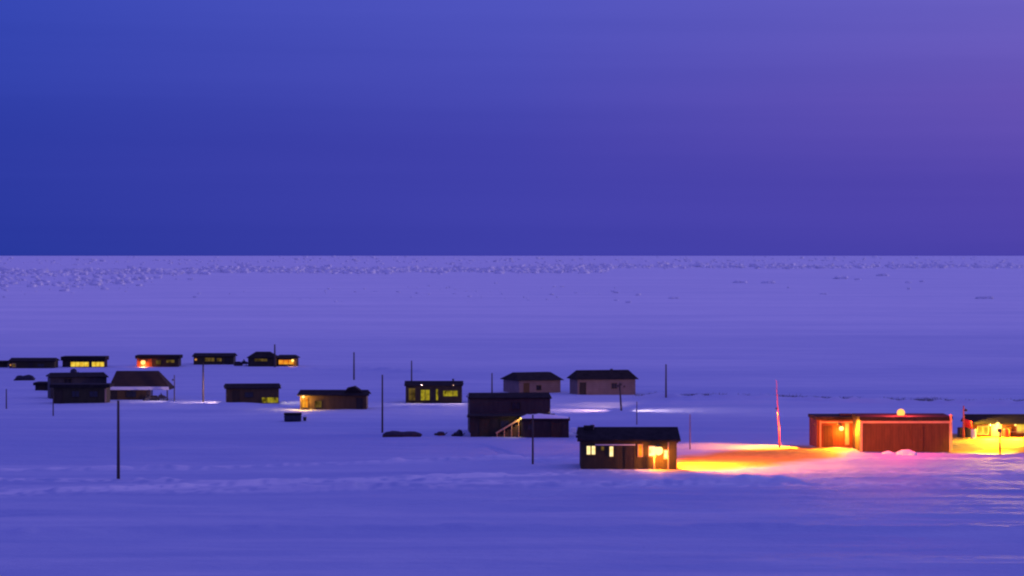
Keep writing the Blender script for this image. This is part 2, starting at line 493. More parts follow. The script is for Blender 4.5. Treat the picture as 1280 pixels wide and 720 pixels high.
h = Hut('far hut with a glowing orange lamp on its left end', 171, 223, 457.5, 447, 442.8, roof='flat', wall='dark_wood')
h.lamp(179.5, 451.5, .36, 'lamp_orange', .55, 260, (1, .25, .05)); h.window(195, 201, 449, 454, 'pane_dim', 'dark_wood'); h.window(208, 218, 448.5, 452, 'pane_dim', 'dark_wood')
h.board('corner_board', 171, 190, 446.9, 457.2, 'orange_board', .03)  # wide orange panel, the lamp's glow on the wall put into its colour
h = Hut('dark hut with faint yellow windows behind the tall slim pole, far row', 242, 292, 455.5, 445, 441, roof='gable', wall='olive_wood', ridge_in=.15)
h.lamp(245, 448.6, .17, 'lamp_small'); h.window(256, 268, 446.5, 451, 'pane_dim', 'dark_wood', 2); h.window(271, 277, 447, 451, 'pane_dim', 'dark_wood'); h.door(282, 287, 447, 455.5, 'black_wood')
h = Hut('dark hut with a sloping round-shouldered roof beside the orange-lit hut', 310, 345, 458, 447, 439.5, roof='hip', wall='black_wood', ridge_in=1.0)
h.window(318, 334, 448, 451, 'pane_dim', 'dark_wood', 3); h.door(335, 340, 449, 458, 'dark_wood')
h = Hut('small far hut with a wide orange-lit front window', 346, 371, 457.5, 447, 443, roof='gable', wall='dark_wood', ridge_in=.5)
h.window(348.5, 367, 449, 454.4, 'pane_orange', 'dark_wood', 2); h.lamp(366, 449.6, .18, 'lamp_yellow', .25, 60)

# --- left cluster
h = Hut('lowest black hut half hidden at the left of the cluster', 44, 96, 488.5, 481.5, 478, roof='flat', wall='black_wood', depth=3)
h.door(50, 55, 482, 488.5, 'dark_wood')
h = Hut('purple-brown hut with a black roof standing behind the olive hut, left cluster', 53, 131, 499, 472, 466.5, th=14, corner=63, wall='grey_wood', roof='gable', over=.2, ridge_in=.35)
h.window(80, 88, 474, 479, 'pane_dark', 'dark_wood', 1)
h = Hut('olive-brown flat-roofed hut at the front of the left cluster', 67, 133, 505, 484.5, 480.5, roof='flat', wall='olive_wood', depth=3.0, over=.4, front_over=.3)
h.door(69.5, 78, 488, 505, 'dark_wood'); h.window(90, 99, 489, 496, 'pane_dark', 'dark_wood'); h.window(112, 122, 489, 496, 'pane_dark', 'dark_wood')
h.board('corner_board', 131, 133, 486, 505, 'trim')
h = Hut('shelter with a dark hip roof whose eave glows pale pink, left cluster', 136, 183, 500, 487, 464.5, roof='hip', wall='brown_wood', roofm='roof_brown', depth=4.2, ridge_in=.6, over=.1, name='shelter', cat='shelter')
# its roof reaches out over an open bay on the right
for v in h.roof.data.vertices:
    if v.co.x > h.W / 2: v.co.x += (212 - 183) / h.s - (.9 if v.co.z > h.hw + .4 else 0)
MB().box(-.14, h.W + 2.5, -.32, -.106, h.hw - .02, h.hw + .34, .05).build('eave_snow', M['white_plastic'], h.root)
for xx in (190, 209):
    MB().tube((h.X(xx), .1, -.3), (h.X(xx), .1, h.hw), .07).build('post', M['pole_wood'], h.root)
h.door(139, 146, 489, 500, 'black_wood'); h.window(158, 170, 489, 496, 'pane_dark', 'dark_wood')
flood_or_fill(h.root, (h.X(196), -1.4, h.hw - .5), (0, -.05, 1), 0.1, (1, .8, .7)) if False else None
# --- middle row
h = Hut('brown hut with an olive-yellow glow low on its right end', 279, 348, 505, 486, 480.5, th=7, corner=283, wall='brown_wood', roof='gable', ridge_in=.1)
h.window(327, 347, 497.5, 504.2, 'pane_olive', 'dark_wood', 3); h.door(291, 299, 489, 505, 'dark_wood'); h.window(306, 316, 491, 497, 'pane_dark', 'dark_wood')
flood_or_fill(h.root, (h.W + .12, 1.2, 1.9), (.9, -.25, -.45), 330, (1, .72, .5), 140)
flood_or_fill(h.root, (-.12, 1.2, 1.9), (-.95, .12, -.25), 2200, (1, .58, .5), 150)  # added lamp, brightens the snow strip to the left
h = Hut('brown hut with amber-lit left end and a hump on its dark roof', 375, 458, 511.5, 493, 487, wall='brown_wood', roof='gable', ridge_in=.2, over=.3)
h.lamp(379.5, 494.5, .13, 'lamp_amber', .6, 260, (1, .5, .06)); h.window(378, 385, 497, 508, 'pane_orange', 'dark_wood', 1); h.window(394, 402, 500, 508, 'pane_dim', 'dark_wood', 1); h.door(446, 453, 497, 511.5, 'black_wood')
r = MB(); a, b = h.X(429), h.X(456)
r.prism([(a, h.hw + .1), (b, h.hw + .05), (b - .5, h.hw + .45), ((a + b) / 2, h.Z(482.5)), (a + .35, h.Z(484.5))], .5, h.D - .5, 'y').build('roof_hump', M['roof_black'], h.root)
flood_or_fill(h.root, (-.1, .6, 1.5), (-.85, -.35, -.4), 170, (1, .72, .5), 130)
h = Hut('dark hut with three yellow-green lit windows beside a thin pole', 507, 577, 503, 481, 475.5, wall='dark_wood', roof='gable', over=.15)
h.window(511, 519, 484, 499, 'pane_dim', 'dark_wood', 1); h.window(526, 537, 486, 499, 'pane_olive', 'dark_wood', 1); h.window(545, 547.5, 485, 499, 'pane_olive', 'dark_wood', 0); h.window(554, 572, 487, 494, 'pane_olive', 'dark_wood', 2)
h.door(538.5, 543.5, 485, 503, 'black_wood'); h.chimney(566, 473)
flood_or_fill(h.root, (h.W * .3, -.25, 2.05), (-.4, -1, -.3), 420, (1, .62, .55), 160); flood_or_fill(h.root, (h.W * .85, -.25, 2.05), (.2, -1, -.3), 380, (1, .62, .55), 160)
h = Hut('pale pinkish hut with a dark roof, left of the matching pair in the middle row', 629, 701, 492, 475.5, 466, th=22, corner=649, wall='pale_wall', roof='hip', over=.3, ridge_in=.4)
h.window(671, 676, 482, 487, 'pane_dark', 'dark_wood', 1); h.door(655, 661, 479, 492, 'brown_wood')
pinkA = h
h = Hut('pale pinkish hut with a dark ridged roof, right of the matching pair', 713, 795, 494, 475, 464, th=12, corner=722, wall='pale_wall', roof='hip', over=.3, ridge_in=.4)
h.door(725, 732, 479, 494, 'black_wood'); h.window(765, 771, 480, 486, 'pane_dark', 'brown_wood', 1); h.chimney(770, 462.5, .12)
pinkB = h

# --- big hut and its lean-to
h = Hut('tall boxy brown-grey hut with a flat black roof, behind its black front annex', 584, 688, 541.5, 498, 491.5, th=4, corner=587, wall='grey_wood', roof='gable', over=.12, ridge_in=.12)
h.window(640, 650, 503, 511, 'pane_dark', 'dark_wood', 1)
MB().box(-.14, .04, h.D / 2 - .25, h.D / 2 + .1, h.hw + .1, h.hw + .42, .04).build('vent_cap', M['white_plastic'], h.root)
flood_or_fill(h.root, (h.W - .2, -.35, 1.95), (.45, -.65, -.9), 70, (1, .60, .36), 140, .12)
h = Hut('near-black annex with a low flat roof in front of the tall boxy hut', 588, 690, 545, 520, 517.5, wall='black_wood', roof='flat', depth=2.6, over=.3, front_over=.35, name='annex', cat='annex', group=None)
h.door(600, 611, 523, 545, 'dark_wood'); h.window(626, 636, 524, 532, 'pane_dark', 'dark_wood')
lamp_in = h
# stair with a rail, climbing to the lean-to
a = gp(637, 545.6); st = thing('stair', 'small wooden stair with a yellow-lit sloping handrail beside the lean-to', 'stair', (a.x, a.y - .5, hz(a.x, a.y)))
s = ppm(a)
m = MB()
for i in range(5): m.box(-.95 + i * .36, -.59 + i * .36, .15, .85, -.2, .18 + i * .22)
m.build('steps', M['brown_wood'], st)
m = MB(); m.tube((-1.2, .05, .35), (.85, .05, 1.55), .075)
m.build('handrail', M['trim'], st)
for i in range(4):
    t = i / 3; MB().tube((-1.1 + 1.9 * t, .05, -.2), (-1.1 + 1.9 * t, .05, .40 + 1.1 * t), .04).build('baluster', M['trim'], st)
pl = MB(); pl.box(1.08, 1.2, .2, .3, 1.45, 1.7); pl = pl.build('stair_lamp', M['metal'], st)
MB().ball((.98, -.08, 1.66), .09, .09, .09).build('globe', M['lamp_yellow'], pl, True)
spot('stair_beam', st, (.95, -.35, 1.66), (-.8, .2, -.5), 55, (1, .68, .12), 160)
h = Hut('low dark lean-to with pink-lit snow on its flat roof', 651, 711, 545.8, 524.5, 521.5, wall='black_wood', roof='flat', depth=2.4, name='lean_to', cat='shed', group=None, over=.1)
h.root.location.y -= .3
for v in h.wall.data.vertices: v.co.y -= 0
m = MB()
g = bmesh.ops.create_grid(m.bm, x_segments=24, y_segments=8, size=1)
for v in m.bm.verts:
    x, y = v.co.x, v.co.y
    e = max(0, (1 - x * x * .9)) ** .6 * max(0, (1 - y ** 4))
    v.co = Vector((h.W / 2 + x * h.W * .5, h.D / 2 + y * h.D * .5, h.hw + h.hr + .003 + e * .26 * (1.15 - .5 * x) * (.85 + .3 * random.random())))
m.build('roof_snow', M['white_plastic'], h.root, True)
h.door(690, 700, 528, 545.8, 'dark_wood'); h.window(660, 664.5, 529, 536, 'pane_dark', 'dark_wood')

# --- nearest hut
h = Hut('nearest long dark hut with bright porch lamp and pale lit windows', 726, 846, 586, 549.5, 534.5, wall='olive_wood', roof='gable', depth=4.0, over=.28, ridge_in=.1, roof_t=.14)
near = h
h.window(733.5, 738, 556.5, 567, 'pane_pale', 'dark_wood', 0); h.window(739.6, 744, 556.5, 567, 'pane_pale', 'dark_wood', 0)
h.window(762, 766.5, 557, 569.5, 'pane_pale', 'dark_wood', 0); h.window(751.5, 755, 557, 562, 'pane_dim', 'dark_wood', 0)
h.window(798, 802.5, 555, 569, 'pane_orange', 'trim', 0); h.window(811.5, 819, 557, 568.5, 'pane_pale', 'trim', 0); h.window(830.5, 834, 562, 572, 'pane_pale', 'trim', 0)
h.door(782, 792, 558, 586, 'black_wood'); h.board('gutter', 744, 794, 554.2, 555.6, 'white_trim', .08)
h.lamp(822.5, 561.5, .34, 'lamp_amber', .75, 520, (1, .26, .02))
MB().tube((h.X(817), -.55, -.3), (h.X(817), -.55, h.Z(569)), .06).build('porch_post', M['trim'], h.root)
MB().tube((h.X(835), -.55, -.3), (h.X(835), -.55, h.Z(551)), .05).build('porch_post', M['trim'], h.root)
h.chimney(741, 531.5, .13, .4)
MB().box(h.X(730.5), h.X(742), h.D * .35, h.D * .65, h.hw + h.hr - .25, h.Z(533), .05).build('roof_box', M['roof_black'], h.root)
MB().box(-.75, -.32, .8, 1.3, h.Z(541), h.Z(534.5), .08).tube((-.5, 1.05, h.Z(541)), (-.05, 1.05, h.Z(546)), .04).build('vent_cap', M['white_plastic'], h.root)
flood_or_fill(h.root, (h.W + .06, 1.0, 2.0), (.95, .1, -.14), 34000, (1, .29, .006), 172, .14, 'lamp_small', .5)
flood_or_fill(h.root, (h.W + .06, 1.6, 2.0), (.95, .1, -.14), 17000, (1, .04, .03), 172, .14, 'lamp_small', .5)  # added red fill, turns the fringe of the pool pink
flood_or_fill(h.root, (h.W + .06, 2.9, 2.0), (.75, .6, -.12), 40000, (1, .17, .006), 168, .18, 'lamp_small', .8)  # extra flood added to carry the pool farther back

# --- right complex
RH = 'joined huts at the right'
h = Hut('orange-lit hut wing with a wall lamp, left of the red-brown wing', 1021, 1078, 560, 525, 521, th=2, wall='orange_board', roof='flat', over=.1, depth=4.5, group=RH)
h.lamp(1050.5, 535, .2, 'lamp_amber', .6, 330, (1, .30, .02)); h.board('corner_board', 1024.6, 1026.4, 526, 560, 'trim', .06); h.board('top_rail', 1026.5, 1074, 527, 528.6, 'trim', .06)
h.door(1030, 1040, 533, 560, 'red_board'); h.board('downpipe', 1056.5, 1061.5, 529, 556, 'trim', .05)
MB().box(h.X(1053), h.X(1069), 1.4, 2.2, h.hw + h.hr + .002, h.Z(518.6), .05).build('roof_vent', M['roof_black'], h.root)
flood_or_fill(h.root, (-.12, .35, 1.95), (-.9, .1, -.42), 17000, (1, .22, .006), 72, .12, 'lamp_small', .35)  # unseen flood added to stretch the orange pool leftwards
flood_or_fill(h.root, (h.X(1047), -.5, 2.05), (-.25, -.9, -.36), 10000, (1, .30, .012), 96, .14, 'lamp_small', .5)  # flood added beside the wall lamp to brighten the ground in front
wing = h
h = Hut('red-brown boarded wing with pale edge trim and a glowing red beacon on its roof', 1075, 1190, 566, 526, 521.5, wall='red_board', roof='flat', over=.06, depth=5.0, group=RH)
h.board('corner_board', 1075, 1078, 529.6, 566, 'trim', .08); h.board('corner_board', 1186.5, 1190, 529.6, 566, 'trim', .08); h.board('top_rail', 1075, 1190, 527, 529.4, 'trim', .09)
h.door(1140, 1153, 535, 566, 'red_board')
m = MB(); x = h.X(1127); m.box(x - .16, x + .16, .3, .62, h.hw + h.hr + .002, h.hw + h.hr + .1); bz = h.Z(517)
m.tube((x, .46, h.hw + h.hr), (x, .46, bz - .2), .07)
b = m.build('beacon', M['metal'], h.root); MB().ball((x, .46, bz), .33, .33, .32).build('bulb', M['lamp_beacon'], b, True)
MB().tube((x, .46, bz - .44), (x, .46, bz - .20), .42, .46, 16).build('red_glass', M['lamp_red'], b, True)
None; point(b, (x, .50, bz + .62), 4800, (1, .055, .05), .12)
MB().tube((h.X(1188.5), -.2, h.hw - .2), (h.X(1188.5), -.2, h.Z(520.5)), .08).ball((h.X(1188.5), -.2, h.Z(520)), .14, sub=1).build('corner_finial', M['trim'], h.root)
redw = h
h = Hut('far right hut with a row of yellow-lit windows behind the bright yard', 1214, 1330, 547, 530, 519.5, wall='orange_board', roof='gable', over=.25, depth=4, group=RH)
h.window(1222, 1235, 533, 543, 'pane_yellow', 'trim', 1); h.window(1256, 1264, 534, 541, 'pane_orange', 'red_board', 1); h.window(1271, 1284, 529.8, 541, 'pane_yellow', 'trim', 1)
h.door(1240, 1251, 531, 547, 'trim'); h.lamp(1246, 529.8, .16, 'lamp_amber', .5, 300, (1, .6, .1)); h.window(1295, 1310, 533, 542, 'pane_yellow', 'trim', 1)
for xx in (1236, 1268, 1300): flood_or_fill(h.root, (h.X(xx), -.42, h.Z(531.2)), (-.1, -1, -.16), 19000, (1, .52, .010), 160, .2, 'lamp_yellow', .8)
rhut = h

# ------------------------------------------------------------------ poles
PG = 'poles standing in the snow'
def pole(label, px, top, base, w=3.0, mat='pole_wood', name='pole', lean=0.0, taper=.7, arm=False, group=PG):
    a = gp(px, base); s = ppm(a); H = (base - top) / s; r = w / s / 2
    p = thing(name, label, 'pole', (a.x, a.y, hz(a.x, a.y)), 0, group)
    dx = lean / s
    MB().tube((0, 0, -.5), (dx, 0, H), r, r * taper, 10).build('shaft', M[mat], p, True)
    MB().tube((dx, 0, H + .001), (dx, 0, H + .05), r * taper * 1.15, r * taper * .8, 10).build('cap', M[mat], p)
    if arm:
        MB().box(dx - .45, dx + .45, -r - .1, -r - .001, H - .5, H - .38).build('crossarm', M[mat], p)
    return p
pole('tallest thick wooden pole standing alone in the left foreground snow', 148, 504, 601, 4.3)
pole('short thin stake at the left edge below the far row of huts', 8, 487, 511, 1.8)
pole('short dark stake before the left corner of the olive hut', 66.5, 488, 520, 1.7)
pole('tall slim dark pole in front of the faintly lit far hut', 254, 455, 503, 2.6)
p218 = pole('slender faint pole right of the pink-eaved shelter', 218, 470, 502, 1.6)
pole('slim pole between the round-shouldered hut and the orange-lit small hut', 343.5, 431, 459, 2.4)
pole('thin pole alone on the open snow beyond the amber-lit hut', 442.5, 441, 475, 2.2)
pole('tall tapering pole at the left end of the tarped sled', 478, 469, 541, 2.6)
pole('thin pole rising behind the hut with three yellow-green windows', 514.5, 452, 477, 2.0)
pole('faint thin pole behind the roof ridge of the tall brown-roofed hut', 615, 467, 492, 2.0)
pole('dark post in the snow before the low lean-to', 666, 520, 581, 2.8)
p778 = pole('leaning dark pole at the right end of the pink hut pair', 777, 479, 513, 2.6, lean=-2.5)
pole('thin faint pole just right of the leaning pole', 796, 503, 531, 1.4)
pole('straight dark pole standing clear right of the pink hut pair', 832.5, 458, 499, 2.4)
pole('thin faint pole on the snow right of the nearest hut roof', 862.5, 520, 563, 1.5)
pmk = pole('thin red marker pole standing at the edge of the lit snow', 975, 476, 559.5, 2.6, 'red_pole', 'marker_pole', lean=-4.5, taper=.25)
flood_or_fill(pmk, (-.3, 0, 3.3), (-.55, -.05, -1), 10000, (1, .22, .006), 118, .12, 'lamp_small', .3)  # invented pole lamp, fills the middle of the pool from above
p1250 = pole('short red-brown post before the bright yellow yard', 1250, 541, 569, 3.0, 'red_board')
flood_or_fill(p1250, (0, .12, 1.95), (-.15, 1, -.45), 6000, (1, .52, .010), 110, .26, 'lamp_small', .5)  # invented lamp behind the post, hidden by its hood, brightens the yard
a = gp(1204.5, 548); s = ppm(a)
flood_or_fill(p218, (-.12, -.05, 2.35), (-.9, -.1, -.6), 420, (1, .62, .52), 90, .18, 'lamp_small', .6)  # unseen lamp added to light the shelter eave and nearby snow
fp = thing('flag_pole', 'reddish pole with a small red flag at the left end of the bright yard', 'flag pole', (a.x, a.y, 0))
MB().tube((0, 0, -.4), (0, 0, 41 / s), .13, .06, 10).build('shaft', M['red_pole'], fp, True)
m = MB(); n = 7
for i in range(n):
    for j in range(2):
        pass
vs = [[m.bm.verts.new((.1 + .11 * i, .07 * math.sin(i * 1.3), (25 if j else 15) / s - .05 * i)) for j in range(2)] for i in range(n)]
for i in range(n - 1): m.bm.faces.new([vs[i][0], vs[i + 1][0], vs[i + 1][1], vs[i][1]])
fl = m.build('flag', M['red_cloth'], fp, True); md = fl.modifiers.new('thick', 'SOLIDIFY'); md.thickness = .02
flood_or_fill(fp, (.1, -.2, 2.5), (.9, .15, -.5), 7000, (1, .52, .010), 80, .2, 'lamp_small', .5)  # second yard fill, added on the flag pole
# barrels and a can in the yard
def barrel(label, px, base, h_, r, mat, name='barrel', cat='barrel'):
    a = gp(px, base); t = thing(name, label, cat, (a.x, a.y, hz(a.x, a.y)))
    m = MB(); m.tube((0, 0, -.05), (0, 0, h_), r, r, 16)
    for z in (.12, h_ * .5, h_ - .08): m.tube((0, 0, z - .02), (0, 0, z + .02), r * 1.06, r * 1.06, 16)
    m.build('drum', M[mat], t)
    MB().tube((0, 0, h_ + .001), (0, 0, h_ + .04), r * .93, r * .9, 16).build('lid', M['metal'], t)
barrel('dark drum standing beside the red flag pole', 1201, 547, .8, .3, 'metal')
barrel('dark blue drum right of the red flag pole', 1209.5, 547, .85, .3, 'tarp')
barrel('tall white drum beside the far right hut', 1217, 548.5, .8, .22, 'white_plastic')
barrel('pale red drum under the second lit window of the far right hut', 1258, 547.5, .7, .28, 'red_cloth')
a = gp(1270, 547); t = thing('bench', 'low pale bench under the bright window of the far right hut', 'bench', (a.x, a.y, hz(a.x, a.y)))
MB().box(-.9, .9, -.2, .2, .4, .46).build('seat', M['trim'], t)
for x in (-.8, .8): MB().box(x - .05, x + .05, -.18, .18, -.2, .398).build('leg', M['trim'], t)

# added unseen lamp heads on the leaning pole, lighting the pink huts and snow
flood_or_fill(p778, (-.1, .18, 2.7), (-.22, 1, .03), 7000, (1, .55, .36), 62, .24, 'lamp_small', .8)
flood_or_fill(p778, (-.3, .0, 2.55), (-1, .1, -.1), 2600, (1, .52, .48), 140, .24, 'lamp_small', .8)
flood_or_fill(p778, (.2, -.02, 2.5), (.95, .06, -.1), 1900, (1, .66, .62), 150, .22, 'lamp_small', .7)

# ------------------------------------------------------------------ sleds, snowmobiles, crate, mounds
def snowmobile(label, px, base, L, rz=0.0):
    a = gp(px, base); k = L / 2.8
    t = thing('snowmobile', label, 'snowmobile', (a.x, a.y, hz(a.x, a.y)), rz, 'parked snowmobiles')
    def S(m):
        m.bm.transform(Matrix.Scale(k, 4)); return m
    m = MB(); m.prism([(-1.35, .30), (-.3, .30), (.1, .28), (1.15, .32), (1.3, .48), (.95, .72), (.45, .9), (.1, .82), (-.1, .55), (-1.3, .52)], -.34, .34, 'y')
    S(m).build('body', M['tarp'], t)
    S(MB().prism([(-1.25, .525), (-.12, .555), (-.15, .74), (-.6, .78), (-1.2, .72)], -.2, .2, 'y')).build('seat', M['roof_black'], t)
    S(MB().prism([(.42, .9), (.62, .83), (.42, 1.18), (.34, 1.2)], -.28, .28, 'y')).build('windshield', M['pane_dark'], t)
    S(MB().prism([(-1.45, .16), (-1.2, .0), (.0, .0), (.25, .16), (.1, .295), (-1.3, .295)], -.22, .22, 'y')).build('track', M['metal'], t)
    for y in (-.42, .42):
        S(MB().prism([(.35, .0), (1.35, .0), (1.55, .16), (1.5, .18), (1.32, .05), (.35, .05)], y - .07, y + .07, 'y').tube((.85, y, .05), (.8, y * .6, .35), .03)).build('ski', M['metal'], t)
    S(MB().tube((.3, -.36, 1.0), (.3, .36, 1.0), .03).tube((.3, 0, .85), (.3, 0, 1.0), .03)).build('handlebar', M['metal'], t)
    return t
def sled(label, px, base, L, H, lumps, rz=0.0, seed=1):
    a = gp(px, base)
    t = thing('cargo_sled', label, 'sled', (a.x, a.y, hz(a.x, a.y)), rz, 'sleds left on the snow')
    for y in (-.4, .4):
        MB().prism([(-L / 2, 0), (L / 2 - .3, 0), (L / 2, .22), (L / 2 - .05, .26), (L / 2 - .32, .07), (-L / 2, .07)], y - .04, y + .04, 'y').build('runner', M['metal'], t)
    MB().box(-L / 2 + .05, L / 2 - .3, -.48, .48, .072, .16).build('deck', M['dark_wood'], t)
    m = MB()
    for i, (x, w, hh) in enumerate(lumps):
        m.ball((x * L, 0, .16), w * L, .46, hh * H, 3, .12, seed + i)
    m.build('tarped_load', M['tarp'], t, True)
    return t
sled('long dark tarped sled at the foot of the tall tapering pole', 503, 545, 3.5, .5, [(-.2, .3, .8), (.2, .3, .72), (0, .3, .66)], 0, 3)
sled('small dark sled with a low load, between the tarped sled and the tall hut', 551, 543.5, .9, .25, [(0, .34, .7)], .5, 5)
sled('small dark sled with a peaked load beside the tall hut', 573, 544, 1.0, .45, [(.1, .26, .95), (-.22, .2, .4)], -.4, 6)
sled('dark loaded sled before the long unlit far hut', 31, 475, 2.8, .7, [(-.2, .25, .7), (.15, .3, .8)], .1, 8)
sled('small dark load on a sled below the yellow-strip hut', 92, 467.5, 1.4, .7, [(0, .34, .8)], .2, 9)
snowmobile('dark snowmobile under the open bay of the pink-eaved shelter, left one', 184, 501.5, 1.5, 1.2)
snowmobile('dark snowmobile under the open bay of the pink-eaved shelter, right one', 198, 501, 2.0, .15)
snowmobile('dark snowmobile parked between two far huts', 302, 457, 2.3, .2)
a = gp(366, 526.5); t = thing('crate', 'black rounded chest on the snow before the amber-lit hut', 'chest', (a.x, a.y, hz(a.x, a.y)), .06)
MB().box(-.82, .82, -.5, .5, .02, .62, .08).build('body', M['tarp'], t); MB().box(-.86, .86, -.54, .54, .625, .82, .07).build('lid', M['roof_black'], t)
for x in (-.86, .86): MB().tube((x, -.2, .45), (x, .2, .45), .03).build('handle', M['metal'], t)
a = gp(381, 526); t = thing('bucket', 'small dark bucket beside the black chest', 'bucket', (a.x, a.y, hz(a.x, a.y)))
MB().tube((0, 0, 0), (0, 0, .36), .14, .18, 14).build('pail', M['metal'], t); MB().tube((-.18, 0, .36), (0, 0, .52), .012).tube((0, 0, .52), (.18, 0, .36), .012).build('handle', M['metal'], t)
def mound(label, px, base, w, hgt, seed, mat='snow'):
    a = gp(px, base); o = MB().ball((0, 0, 0), w, w * .7, hgt, 4, .0, seed)
    for v in o.bm.verts:
        n = fbm(np.array([v.co.x * 2.2 + seed]), np.array([v.co.y * 2.2 + v.co.z]), seed)[0]
        v.co += v.co.normalized() * n * .55 * w
    o = o.build('snow_pile', M[mat], None, True); o.location = (a.x, a.y, hz(a.x, a.y) - .08)
    return tag(o, label, 'snow pile', 'snow piles before the red-brown wing')
mound('large pale snow pile before the red-brown wing', 1134, 569.5, .95, .36, 4)
mound('small bluish snow pile left of the large one', 1110, 568.5, .5, .24, 9)

def reeds(n, line, pxr, hgt):
    V = []; Q = []
    for i in range(n):
        px = random.uniform(*pxr)
        if vnoise(np.array([px * .045]), np.array([3.1]), 5)[0] < .12 + .55 * random.random(): continue
        a = gp(px, line(px) + random.gauss(0, 1.0)); z = hz(a.x, a.y)
        for k in range(5):
            x, y = a.x + random.gauss(0, .3), a.y + random.gauss(0, .5); hh = hgt * random.uniform(.4, 1.1)
            lx, ly = random.gauss(0, .12), random.gauss(0, .12); b = len(V); t = random.uniform(0, 3.1); r = .022
            dx, dy = r * math.cos(t), r * math.sin(t)
            V += [(x - dx, y - dy, z - .1), (x + dx, y + dy, z - .1), (x + lx + dx * .4, y + ly + dy * .4, z + hh), (x + lx - dx * .4, y + ly - dy * .4, z + hh)]
            Q.append((b, b + 1, b + 2, b + 3))
    me = bpy.data.meshes.new('reeds'); me.from_pydata(V, [], Q); me.materials.append(M['pole_wood'])
    o = bpy.data.objects.new('reeds', me); col.objects.link(o); o['kind'] = 'stuff'; o['category'] = 'reeds'; o['label'] = 'thin dry reeds along the snow bank right of the pink huts'
reeds(1500, lambda px: float(np.interp(px, [795, 960, 1080, 1400], [495.5, 496.5, 499.5, 503])), (797, 1400), .26)

# ------------------------------------------------------------------ pack ice
def blocks(spec):
    """spec: rows of x, y, z, sx, sy, sz -> one mesh of broken tilted ice slabs"""
    spec = np.asarray(spec); n = len(spec)
    base = np.array([(-1, -1, -1), (1, -1, -1), (1, 1, -1), (-1, 1, -1), (-1, -1, 1), (1, -1, 1), (1, 1, 1), (-1, 1, 1)]) * .5
    V = np.repeat(base[None], n, 0) * (1 + .55 * (RNG.random((n, 8, 3)) - .5)) * spec[:, None, 3:6]
    az = RNG.random(n) * 6.28; ti = (RNG.random(n) - .5) * 1.1
    ct, st = np.cos(ti)[:, None], np.sin(ti)[:, None]
    x, z = V[:, :, 0] * ct - V[:, :, 2] * st, V[:, :, 0] * st + V[:, :, 2] * ct
    V[:, :, 0], V[:, :, 2] = x, z
    ca, sa = np.cos(az)[:, None], np.sin(az)[:, None]
    x, y = V[:, :, 0] * ca - V[:, :, 1] * sa, V[:, :, 0] * sa + V[:, :, 1] * ca
    V[:, :, 0], V[:, :, 1] = x, y
    V += spec[:, None, :3]
    q = np.array([(3, 2, 1, 0), (4, 5, 6, 7), (0, 1, 5, 4), (1, 2, 6, 5), (2, 3, 7, 6), (3, 0, 4, 7)])
    Q = (np.arange(n)[:, None, None] * 8 + q[None]).reshape(-1, 4)
    return V.reshape(-1, 3), Q
def ice_mesh(name, V, Q):
    me = bpy.data.meshes.new(name); me.vertices.add(len(V)); me.vertices.foreach_set('co', V.ravel())
    me.loops.add(Q.size); me.loops.foreach_set('vertex_index', Q.ravel()); me.polygons.add(len(Q))
    me.polygons.foreach_set('loop_start', np.arange(0, Q.size, 4)); me.polygons.foreach_set('loop_total', np.full(len(Q), 4))
    me.update(); me.validate(); me.materials.append(M['ice'])
    o = bpy.data.objects.new(name, me); col.objects.link(o); return o
def scatter(n, pxr, line, spread, wpx, hpx, pw=2.0):
    out = []
    for i in range(n):
        px = random.uniform(*pxr)
        py = line(px) + random.gauss(0, spread)
        if vnoise(np.array([px * .06]), np.array([py * .35]), 77)[0] < .62 * random.random(): continue
        py = max(py, HOR + 2.2)
        a = gp(px, py); s = ppm(a)
        k = random.random() ** pw
        w = (wpx[0] + (wpx[1] - wpx[0]) * k) / s; hh = (hpx[0] + (hpx[1] - hpx[0]) * k) / s
        out.append((a.x, a.y, hh * .18, w, w * random.uniform(.6, 1.4), hh))
    return out
wob = lambda a, f, p: (lambda px: a + 1.6 * math.sin(px * f + p) + .8 * math.sin(px * f * 2.7 + p * 2))
sp = []
sp += scatter(3600, (-300, 420), wob(339.5, .013, 0), 1.7, (1.5, 9), (.8, 4.0), 3)
sp += scatter(700, (-300, 190), wob(352, .017, 1), 4.5, (1.5, 9), (.8, 4), 3)
sp += scatter(2200, (330, 760), lambda px: 338.5 + .6 * math.sin(px * .03), 1.3, (1.5, 8), (.8, 4), 3)
sp += scatter(3200, (640, 1600), lambda px: 333.6 + .5 * math.sin(px * .02), 1.0, (1.5, 8), (.7, 3.2), 3)
sp += scatter(1800, (-300, 1600), lambda px: 327, 3.0, (1.2, 5), (.4, 1.7), 3)
sp += scatter(110, (-200, 760), wob(338, .013, 0), 2.2, (4, 10), (2.5, 5), 1.5)
sp += scatter(40, (-200, 260), wob(351, .017, 1), 4.0, (4, 10), (2, 5), 1.5)
sp += scatter(120, (380, 800), lambda px: 366, 5, (1, 6), (.4, 1.5), 3)
sp += scatter(60, (-100, 640), lambda px: 370, 4, (1, 5), (.4, 1.2), 3)
o = ice_mesh('ice_rubble', *blocks(sp)); o['kind'] = 'stuff'; o['label'] = 'bands of broken pressure ice below the horizon'; o['category'] = 'ice rubble'
